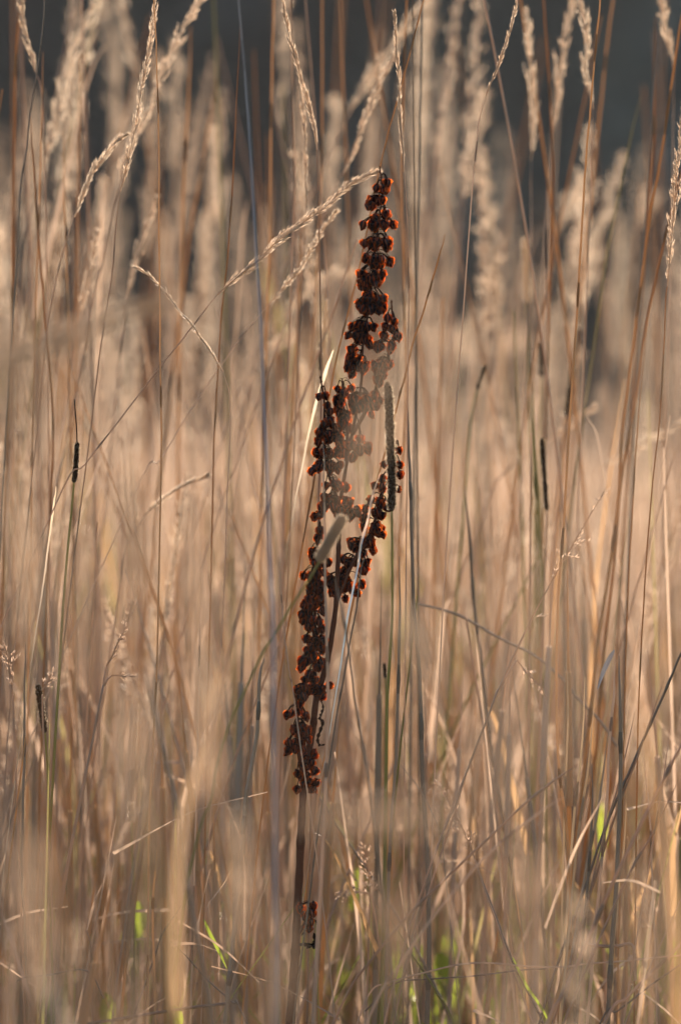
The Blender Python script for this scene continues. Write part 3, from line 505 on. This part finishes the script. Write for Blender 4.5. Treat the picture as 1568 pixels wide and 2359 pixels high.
# timothy heads
def timothy_plant(label, head, wd, stem, dy, n, pale=False, smat='green', tip=None, label_h=None):
    w_ = to_ground(stem, dy); root = empty('timothy_grass', w_[-1]); org = np.array(root.location); tag(root, label, 'grass')
    b = MB(); tube(b, smooth(w_, 5), np.linspace(.0006, .0009, len(smooth(w_, 5))), 7, .4); b.build('stem', smat, root, origin=org)
    c, br = MB(), MB(); hp = [P(x, y, dy) for x, y in head][::-1]
    timothy(c, br, hp, wd * PX * (FOC + dy) / FOC, n)
    if tip: tube(c, smooth([P(x, y, dy) for x, y in tip], 5), .0004, 6, .5)
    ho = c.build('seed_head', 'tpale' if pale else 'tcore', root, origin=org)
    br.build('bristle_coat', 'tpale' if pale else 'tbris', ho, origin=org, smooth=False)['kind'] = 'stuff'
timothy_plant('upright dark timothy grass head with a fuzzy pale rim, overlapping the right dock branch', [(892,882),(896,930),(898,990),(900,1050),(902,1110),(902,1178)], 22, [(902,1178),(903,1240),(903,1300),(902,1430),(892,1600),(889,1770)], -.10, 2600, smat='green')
timothy_plant('pale brown timothy grass head tilted in front of the left side of the dock, on a green stem', [(791,1190),(773,1222),(752,1258),(733,1294)], 25, [(735,1294),(708,1341),(669,1399),(636,1456),(605,1505),(555,1610),(542,1635),(520,1695),(500,1770),(487,1844),(465,1894),(440,1994),(425,2079),(415,2169),(390,2359)], -.24, 3200, pale=True)
timothy_plant('half-bare timothy grass head with a dark wiry tip, left side', [(178,1020),(177,1045),(175,1080),(171,1112)], 15, [(171,1112),(165,1180),(158,1250),(148,1370),(140,1500)], .03, 700, smat='green', tip=[(172,920),(174,950),(177,985),(178,1020)])
timothy_plant('small dark bristly timothy grass head in the lower left', [(88,1578),(93,1615),(99,1655),(104,1688)], 17, [(104,1688),(108,1740),(111,1800),(113,1900),(118,2100)], .04, 1100)
timothy_plant('faint brown timothy grass head low in the left quarter', [(303,1848),(303,1868),(304,1895)], 15, [(304,1895),(305,1950),(309,2069),(308,2269)], .2, 500, pale=True)
timothy_plant('blurred slender timothy grass head at the right, dark along its left', [(1247,1010),(1251,1060),(1255,1120),(1259,1178)], 15, [(1259,1178),(1256,1300),(1250,1450)], .26, 900, smat='straw')
timothy_plant('blurred brown timothy grass head high on the right', [(1208,548),(1211,600),(1213,650),(1213,700)], 20, [(1213,700),(1216,850),(1222,1000)], .5, 700, pale=True, smat='green')
timothy_plant('blurred short timothy grass head below the high right one', [(1246,790),(1247,830),(1247,868)], 15, [(1247,868),(1245,950),(1240,1100)], .5, 500, smat='green')
timothy_plant('blurred tall timothy grass head just left of the upright orange-brown stalk', [(1318,835),(1314,880),(1308,920),(1302,962)], 16, [(1302,962),(1292,1060),(1280,1200)], .5, 600, smat='rust')
timothy_plant('thin greenish timothy grass head behind the left of the dock top', [(751,690),(748,740),(747,790),(746,850)], 11, [(746,850),(744,930),(740,1050)], .25, 700, pale=True, smat='straw')
timothy_plant('dark stubby timothy grass head beside the thin greenish one', [(739,788),(738,820),(738,855)], 12, [(738,855),(737,930),(735,1050)], .3, 500, smat='straw')
timothy_plant('small blurred timothy grass head leaning right, in the gap right of the dock', [(1118,842),(1110,862),(1098,898)], 13, [(1098,898),(1085,960),(1075,1080)], .4, 400, smat='green')
timothy_plant('tiny dark timothy grass head beside the cut-off grey stem', [(885,1528),(886,1545),(888,1562)], 11, [(888,1562),(890,1640),(889,1770)], .2, 300, smat='green')

# flag leaf, green leaves near the ground
def blade(label, pts, dy, wd, mat, ang=0, name='dry_reed', fold=.3, twist=.8, t=None):
    q = smooth([P(x, y, dy) for x, y in pts], 6); n = len(q); b = MB()
    ribbon(b, q, wd * PX * np.clip(np.sin(np.linspace(.08, 3.0, n)) ** .6, .08, 1), ang, random.random() if t is None else t, fold, twist)
    o = b.build(name, mat, origin=q[-1]); tag(o, label, 'leaf' if mat == 'leaf' else 'grass'); return o
blade('folded blue-grey dry blade hanging from the tip of the brown stem, lower right', [(1414,1497),(1402,1520),(1388,1552),(1376,1588)], .025, 13, 'blue', .2)
blade('green blade with a red tip hanging low in the centre left', [(470,2118),(482,2145),(500,2180),(512,2205),(523,2231)], .0, 11, 'leaf', .3)
blade('narrow green blade with a straw tip at the bottom right of the dock', [(1180,2205),(1197,2240),(1215,2275),(1240,2310),(1262,2350),(1280,2400)], .0, 9, 'leaf', .3)
def broad(label, cx, cy_, w_, h_, dy, lean=0):
    dy *= 1.0; w_ *= 1.7; h_ *= 1.25
    top = P(cx + lean, cy_ - h_ / 2, dy); bot = P(cx, cy_ + h_ / 2, dy); b = MB(); q = smooth([top, (top + bot) / 2 + np.array([.002, -.004, .0]), bot], 6); n = len(q)
    ribbon(b, q, w_ * PX * (FOC + dy) / FOC * np.sin(np.linspace(.12, 2.9, n)) ** .7, .15, random.random(), .25, .4)
    root = empty('broad_leaf_plant', (bot[0] + .01, bot[1] + .01, 0)); org = np.array(root.location)
    b.build('leaf', 'leaf', root, origin=org); s = MB(); tube(s, smooth([bot, np.array([bot[0] + .004, bot[1] + .004, bot[2] * .5]), np.array([bot[0] + .01, bot[1] + .01, -.005])], 5), .0009, 6, .5)
    s.build('stem', 'green', root, origin=org); tag(root, label, 'leafy plant')
for i, a in enumerate([('bright green leaf under the torn black scrap, left one', 698,2195,28,60,.4,0), ('bright green leaf under the torn black scrap, right one', 720,2205,22,66,.45,4), ('bright green leaf low right of the dock, upper left one of three', 965,2192,22,54,.4,-8),
    ('bright green leaf low right of the dock, beside the thick dark stem', 1016,2232,28,58,.4,-4), ('bright green leaf behind the bowed straws', 1068,2280,24,44,.7,6), ('bright green leaf at the bottom edge right of the dock', 1122,2332,36,60,.4,-14),
    ('bright green leaf at the bottom left edge of the wide grey stem', 243,2325,22,60,.3,0), ('yellow-green leaf with a red margin at the very bottom left', 405,2342,22,40,.15,-12), ('dim green leaf at the bottom left', 186,2330,24,70,.7,0),
    ('green leaf at the left edge of the bottom right, blurred', 1345,2290,20,110,.5,0), ('green leaf near the bottom right corner', 1548,2240,18,120,.5,6), ('narrow green leaf behind the grey stem in the lower right', 1376,1920,16,110,.6,8),
    ('green leaf low behind the left thin green stem', 318,2120,16,70,.3,0), ('small green leaf right of the loose panicle', 812,2050,18,80,.5,6), ('pale green leaf behind the dock base on its right', 790,2240,22,60,.7,0), ('green leaf by the left dark knotted stem', 112,2290,14,60,.4,-6)]):
    broad(*a)

# ------------------------------------------------------------ blurred blades and plumes in front of the focus
def fore(label, tip, wd, n, dy, stem):
    S(label, stem, dy, 4, 'straw', head=(tip, wd, n, .3, dy))
fore('very soft plume lying in front across the left edge, pointing up right', [(375,690),(330,706),(270,728),(200,756),(120,792),(30,830),(-40,860)], 20, 700, -1.3, [(-40,860),(-90,900),(-130,1000)])
fore('huge soft glow of a plume right in front at the left edge', [(20,800),(35,860),(42,930),(40,1010),(30,1080)], 60, 900, -2.3, [(30,1080),(20,1300),(10,1600)])
fore('soft veil of a plume right in front of the middle of the dock', [(905,840),(880,900),(850,980),(825,1060),(800,1150),(780,1230)], 34, 420, -2.0, [(780,1230),(740,1400),(700,1700)])
fore('soft cream tuft floating in front, right of the lower dock', [(950,1450),(965,1500),(980,1550),(1000,1610)], 60, 340, -1.9, [(1000,1610),(1030,1750),(1060,2000)])
fore('soft band of a bent plume in front of the dock base', [(1010,1870),(930,1882),(850,1886),(770,1884),(690,1880),(610,1880)], 30, 380, -2.0, [(610,1880),(560,1910),(520,2000),(500,2200)])
for lab, x0, y0, x1, y1, wq, dq in (('tall at the far left edge', 40, 1130, 60, 1500, 34, -1.6), ('left of the slim brown stalk', 290, 1080, 300, 1480, 26, -1.4), ('between the short spray and the silvery stem', 440, 1180, 452, 1560, 26, -1.5), ('left of the short cream plume', 150, 1300, 160, 1600, 30, -2.2), ('below the small level airy spray', 300, 1620, 320, 2000, 40, -2.0), ('right of the wide blurred grey stem', 470, 1540, 478, 1900, 34, -1.7),
   ('low in the left corner', 70, 1950, 90, 2300, 40, -1.9), ('low in the middle below the dock base', 655, 2140, 645, 2380, 26, -1.9), ('low right of the dock base', 900, 2080, 905, 2330, 40, -2.0),
   ('low between the dark lower right stems', 1230, 1960, 1240, 2300, 34, -2.1), ('at the bottom under the tilted timothy', 545, 1900, 540, 2200, 30, -1.5), ('near the lower right corner', 1480, 2050, 1500, 2350, 36, -2.4)):
    fore('soft upright veil of a plume in front, ' + lab, [(x0, y0), (x0 * .6 + x1 * .4 + 6, y0 * .6 + y1 * .4), (x1, y1)], wq, 190, dq, [(x1, y1), (x1 + 8, y1 + 250)])
fore('soft pale plume in front at the left, beside the slim brown stalk', [(300,1150),(312,1230),(325,1320),(335,1400)], 26, 200, -1.7, [(335,1400),(350,1600),(370,1900)])

# ------------------------------------------------------------ generic stalks: variants, copied
def make_variant(kind, hgt, seed):
    random.seed(seed); a = random.uniform(0, 6.28); lean = random.uniform(.01, .15)
    pts = [np.array([0, 0, -.01]), np.array([lean * .15 * math.cos(a), lean * .15 * math.sin(a), hgt * .35]), np.array([lean * .5 * math.cos(a), lean * .5 * math.sin(a), hgt * .7]),
           np.array([lean * hgt * math.cos(a), lean * hgt * math.sin(a), hgt])]
    q = smooth(pts, 5); st = MB(); hd = MB(); lf = []
    if kind == 'blade':
        ribbon(st, q, np.linspace(.0036, .0006, len(q)) * random.uniform(.7, 1.2), random.uniform(0, 3), .5, .3, random.uniform(-2, 2)); return st, None, None
    if kind == 'sheathed':
        r_ = random.uniform(.0013, .0023); q = smooth([p_ * np.array([.35, .35, 1]) for p_ in pts], 6); tube(st, q, r_ * np.concatenate([np.linspace(1, .6, len(q) - 5), [.5, .38, .25, .14, .05]]), 8, .5)
        for i in (6, 12): tube(st, q[i:i + 4], np.array([1.25, 1.3, 1.12, 1.02]) * r_ * (1 - i * .02), 8, .9)
        for z in range(2):
            i = random.randint(3, 14); d = random.uniform(0, 6.28); c = np.array([math.cos(d), math.sin(d), 0]); L = random.uniform(.25, .6)
            lf.append(MB()); lp = smooth([q[i] + c * r_, q[i] + np.array([0, 0, L * .5]) + c * .006, q[i] + np.array([0, 0, L]) + c * random.uniform(.01, .05)], 5)
            ribbon(lf[-1], lp, np.linspace(.0038, .0005, len(lp)), random.uniform(0, 3), .6, .5, random.uniform(-1.5, 1.5))
        return st, None, lf
    tube(st, q, np.linspace(.0013, .0004, len(q)) * random.uniform(.75, 1.15), 5, .5)
    if kind == 'plume':
        k = int(len(q) * .76); panicle(hd, smooth(q[k:], 2), random.uniform(.007, .014), 190, fl=.006, fw=.0013, open_=random.uniform(0, .3), tubes=False)
    for z in range(random.choice([1, 2, 2])):
        i = random.randint(1, len(q) // 2); d = random.uniform(0, 6.28); L = random.uniform(.12, .30); c = np.array([math.cos(d), math.sin(d), 0])
        lp = smooth([q[i], q[i] + np.array([0, 0, L * .5]) + c * L * .12, q[i] + np.array([0, 0, L * random.uniform(.5, .95)]) + c * L * random.uniform(.1, .45)], 5)
        lf.append(MB()); ribbon(lf[-1], lp, np.linspace(.0042, .0005, len(lp)), random.uniform(0, 3), .6, .3, random.uniform(-1.5, 1.5))
    return st, (hd if kind == 'plume' else None), lf
VAR = []
for i in range(24):
    kind = ['plume', 'plume', 'bare', 'blade', 'sheathed', 'sheathed'][i % 6]; VAR.append((kind, *make_variant(kind, 1.0 if kind != 'blade' else .8, 100 + i)))
random.seed(11)
def hnoise(x, y):
    return .5 * math.sin(x * 7.1 + y * 1.3 + 1) + .3 * math.sin(x * 17 - y * 2.2) + .35 * math.sin(y * 3.1 + x * 3)
def gap(u):  # the tall stands thin out in front of the dark wood at the left and right
    return max(0, 1 - abs(u + .52) / .22) * .7 + max(0, 1 - abs(u - .84) / .26) * 1.1 + max(0, 1 - abs(u - .45) / .14) * .6
spots = []
def scatter(n, d0, d1, wide, hbase, hsd, power=1.0, kinds=(.55, .2, .25)):
    for _ in range(n):
        d = d0 + (d1 - d0) * random.random() ** power; dist = FOC + d; half = .0392 * dist
        x = random.uniform(-1, 1) * (half + wide); u = x / half
        h = hbase + .06 * hnoise(x, d) + random.gauss(0, hsd) - (.15 if d < 1.8 else .2) * gap(u)
        if -1.4 < d < -.1 and .1 < u < .7: continue
        if d < .05 and -.42 < u < .3 and not (d < -.6 and h < .40): continue
        h = hbase + .06 * hnoise(x, d) + random.gauss(0, hsd) - (.15 if d < 1.8 else .2) * gap(u) 
        k = random.choices(['plume', 'bare', 'blade', 'sheathed'], (list(kinds) + [0])[:4])[0]
        spots.append([x, d, max(.25, h), k, random.uniform(0, 6.28), random.random(), dist])
scatter(600, .6, 2.5, .25, .53, .09)
scatter(260, .7, 4, .2, .70, .08)
scatter(85, .7, 3.2, .15, .86, .09, 1, (.75, .2, .05))
scatter(2400, 1.8, 9, .5, .50, .09, .8)
scatter(160, 1.5, 7, .4, .72, .10, 1, (.8, .2, 0))
scatter(500, 5, 14, .6, .50, .10)
scatter(150, -.3, .9, .12, .37, .08, 1, (0, .6, .4))
scatter(300, .10, 1.7, .12, .44, .07, 1.2, (0, 0, 0, 1))
scatter(260, 1.5, 4, .2, .50, .07, 1, (0, 0, 0, 1))
scatter(60, -1.3, -.25, .05, .42, .06, 1, (0, 0, .2, .8))
scatter(900, .3, 3.0, .2, .40, .08, 1, (.25, .25, .5))
scatter(75, .25, 1.5, .08, .84, .14, 1, (0, 1, 0))
scatter(110, .2, 1.6, .08, .56, .07, 1, (0, .8, .2))
fore0 = len(spots)
scatter(52, -2.6, -.4, .05, .47, .05, .8, (.16, .34, .25, .25))
scatter(24, -3.4, -2.0, .05, .56, .03, 1, (.3, .3, .2, .2))
fidx = set(range(fore0, len(spots)))
# the ones that show largest: all in front, then the nearest behind that stand inside the picture
inside = [i for i, s in enumerate(spots) if i not in fidx and abs(s[0]) < .039 * s[6] and s[2] > .5]
inside.sort(key=lambda i: spots[i][6]); single = set(list(fidx) + inside[:185])
MATS = {'leaf': ['dull', 'dull', 'dull', 'rust', 'green']}
CACHE = {}
def variant_objects(vi, ms, ml):
    key = (vi, ms, ml)
    if key not in CACHE:
        kind, st, hd, lf = VAR[vi]
        parts = [st.build('stem' if kind != 'blade' else 'dry_reed', ms)]
        if hd: parts.append(hd.build('seed_head', 'head', smooth=False))
        for b_ in (lf or []): parts.append(b_.build('leaf', ml))
        CACHE[key] = [parts, False]
    return CACHE[key]
GL = {'fore': 'blurred in front of the dock', 'near': 'blurred close behind the dock'}
SIDE = ['in the left third', 'in the middle third', 'in the right third']
KN = {'plume': 'feathery grass stalk', 'bare': 'headless grass stalk', 'sheathed': 'thick sheathed grass stalk', 'blade': 'flat grass blade'}
MN = {'dull': 'dull straw-coloured', 'straw': 'straw-coloured', 'rust': 'orange-brown', 'grey': 'grey', 'green': 'greenish', 'pale': 'pale'}
stuffs = {}
for i, (x, d, h, k, rz, rnd, dist) in enumerate(spots):
    vi = random.choice([j for j in range(24) if VAR[j][0] == k]); hs = h / (1.0 if k != 'blade' else .8)
    ms = random.choices(['straw', 'rust', 'grey', 'pale', 'green'], [.42, .28, .10, .10, .10] if k == 'blade' else [.40, .32, .20, .03, .05])[0]; ml = random.choice(MATS['leaf'])
    ws = random.uniform(.8, 1.3)
    if k == 'blade' and (ms in ('pale', 'straw') or (d < 1.2 and ms == 'rust')): ms = 'dull'
    if i in single:
        parts, used = variant_objects(vi, ms, ml); zone = 'fore' if d < 0 else 'near'
        u = x / (.0382 * dist); side = SIDE[0 if u < -.33 else 1 if u < .33 else 2]
        lab = f"{MN[ms]} {KN[k]} {GL[zone]}, {side}"; grp = f"{MN[ms]} {k} grasses {zone} {side}"
        if k == 'blade':
            o = parts[0] if not used else parts[0].copy()
            if used: COL.objects.link(o)
            o.location = (x, d, 0); o.rotation_euler = (0, 0, rz); o.scale = (ws, ws, hs); root = o
        else:
            root = empty('grass_stalk', (x, d, 0)); root.rotation_euler = (0, 0, rz); root.scale = (ws, ws, hs)
            for p_ in parts:
                c = p_ if not used else p_.copy()
                if used: COL.objects.link(c)
                c.parent = root
        CACHE[(vi, ms, ml)][1] = True
        tag(root, lab, 'grass', grp)
    else:
        kind, st, hd, lf = VAR[vi]; c_, s_ = math.cos(rz), math.sin(rz); Rz = np.array([[c_, -s_, 0], [s_, c_, 0], [0, 0, 1]])
        for mbx, mat in [(st, ms), (hd, 'head')] + [(b_, ml) for b_ in (lf or [])]:
            if mbx is None or mbx.n == 0: continue
            v, f, t = mbx.arrays() if not hasattr(mbx, 'c') else mbx.c
            mbx.c = (v, f, t)
            if mat == 'head' and d > 3: f = f[::2]
            stuffs.setdefault(mat, MB()).add((v * np.array([ws, ws, hs])) @ Rz.T + np.array([x, d, 0]), f, np.clip(t * .6 + rnd * .5, 0, 1))
NMS = {'dull': 'matted_grass', 'straw': 'dry_grass', 'rust': 'orange_grass', 'grey': 'grey_grass', 'pale': 'pale_grass', 'green': 'green_grass', 'head': 'grass_fluff'}
LBS = {'dull': 'dull straw blades hanging between the stalks of the field behind', 'straw': 'dense blurred straw-coloured grass filling the field behind', 'rust': 'orange-brown blurred grass mixed through the field behind', 'grey': 'grass with shade-grey in its colour mixed through the field behind',
       'pale': 'pale bleached grass mixed through the field behind', 'green': 'dull green grass mixed through the field behind', 'head': 'blurred cream feathery tops of the grass field behind'}
for mat, b in stuffs.items():
    tag(b.build(NMS[mat], mat), LBS[mat], 'grass', None, 'stuff')
# green undergrowth near the soil, litter of short straws
ug = MB()
for _ in range(2600):
    d = random.uniform(.15, 5); x = random.uniform(-1, 1) * (.04 * (FOC + d) + .25); L = random.uniform(.08, .34); a = random.uniform(0, 6.28); c = np.array([math.cos(a), math.sin(a), 0])
    b0 = np.array([x, d, -.01]); ribbon(ug, smooth([b0, b0 + c * L * .15 + np.array([0, 0, L * .6]), b0 + c * L * .5 + np.array([0, 0, L])], 4), np.linspace(.004, .0008, 9), random.uniform(0, 3), random.random(), .3, 1)
uh = MB()
for _ in range(150):
    d = random.uniform(.3, 1.8); k_ = random.choice([(-.05, .05), (.02, .16), (.02, .16), (-.2, -.1), (.12, .26)]); x = random.uniform(*k_) * (FOC + d) / FOC; L = random.uniform(.14, .30); a = random.uniform(0, 6.28); c = np.array([math.cos(a), math.sin(a), 0])
    b0 = np.array([x, d, -.01]); ribbon(uh, smooth([b0, b0 + c * L * .1 + np.array([0, 0, L * .6]), b0 + c * L * .35 + np.array([0, 0, L])], 4), .010 * np.sin(np.linspace(.5, 3.0, 9)) + .0005, random.uniform(0, 3), random.random(), .3, .8)
tag(uh.build('fresh_grass', 'leaf'), 'bright yellow-green new blades glowing low behind the straws', 'grass', None, 'stuff')
tag(ug.build('undergrowth', 'sprout'), 'short fresh green grass coming up under the dry stalks', 'grass', None, 'stuff')
lt = MB()
for _ in range(550):
    d = random.uniform(-.2, 4.5); x = random.uniform(-1, 1) * (.04 * (FOC + d) + .2); z = random.uniform(.05, .42) ** 1.1; a = random.uniform(-1.2, 1.2); L = random.uniform(.03, .11); tz = random.uniform(-.6, 1.4)
    b0 = np.array([x, d, z]); v = np.array([math.cos(a) * math.cos(tz) * random.choice([-1, 1]), math.sin(a) * math.cos(tz), math.sin(tz)]) * L
    ribbon(lt, smooth([b0 - v / 2, b0 + np.array([0, 0, L * .06]), b0 + v / 2], 4), np.linspace(.0024, .0006, 9), random.uniform(0, 3), random.random(), .4, 2)
tag(lt.build('straw_litter', 'dull'), 'broken bits of straw and dead blades caught among the stalks', 'grass', None, 'stuff')
# far meadow: tufts out to the wood
fm = MB()
for _ in range(5000):
    d = 9 + 36 * random.random() ** 1.3; x = random.uniform(-1, 1) * (.05 * (FOC + d) + 1.2); L = random.uniform(.25, .5); n = 3
    for k in range(n):
        a = random.uniform(0, 6.28); c = np.array([math.cos(a), math.sin(a), 0]); b0 = np.array([x, d, -.01]) + c * .06
        ribbon(fm, np.array([b0, b0 + c * L * .1 + np.array([0, 0, L * .6]), b0 + c * L * .4 + np.array([0, 0, L])]), np.array([.02, .014, .002]), random.uniform(0, 3), random.random(), .3, 1)
tag(fm.build('meadow', 'dull'), 'low dry meadow stretching back to the dark wood', 'grass', None, 'stuff')

# ------------------------------------------------------------ ground and wood
me = bpy.data.meshes.new('ground'); me.from_pydata([(-900, -300, 0), (900, -300, 0), (900, 1200, 0), (-900, 1200, 0)], [], [(0, 1, 2, 3)]); me.materials.append(ground_mat())
g = bpy.data.objects.new('ground', me); COL.objects.link(g); g['kind'] = 'structure'
wd = MB(); random.seed(5)
for k in range(170):
    tx, ty = random.uniform(-38, 38), random.uniform(46, 62); H = random.uniform(5, 9.5); rad = random.uniform(1.8, 3.2)
    tube(wd, np.array([[tx, ty, 0], [tx + random.uniform(-.3, .3), ty, H * .5], [tx, ty, H * .85]]), np.array([.2, .15, .05]), 6, .1)
    n = 420; u = RNG.normal(size=(n, 3)); u = norm(u) * RNG.uniform(.45, 1, n)[:, None] ** .5; u *= (1 + .25 * np.sin(u[:, :1] * 5 + k))
    c = u * np.array([rad, rad, H * .5]) + np.array([tx, ty, H * .5])
    flakes(wd, c, RNG.normal(size=(n, 3)), RNG.uniform(.5, 1.1, n), RNG.uniform(.4, .8, n), RNG.random(n))
tag(wd.build('far_wood', wood_mat(), smooth=False), 'dark blurred wood closing the field far behind', 'wood', None, 'stuff')

import os
if 1:  # thin haze volume added to lighten the dark wood, standing in for lens glare
    bpy.ops.mesh.primitive_cube_add(size=1); hz = bpy.context.object; hz.name = 'glare_haze'; hz.data.name = 'glare_haze'; hz['kind'] = 'stuff'
    hz.scale = (200, 160, 12); hz.location = (0, 55, 5)
    m = bpy.data.materials.new('glare_haze_air'); m.use_nodes = True; n = m.node_tree.nodes; n.clear(); o = n.new('ShaderNodeOutputMaterial'); pv = n.new('ShaderNodeVolumePrincipled')
    pv.inputs['Color'].default_value = (.74, .85, .98, 1); pv.inputs['Density'].default_value = .0006; pv.inputs['Anisotropy'].default_value = .3
    m.node_tree.links.new(pv.outputs[0], o.inputs['Volume']); hz.data.materials.append(m)
    sc.cycles.volume_bounces = 0
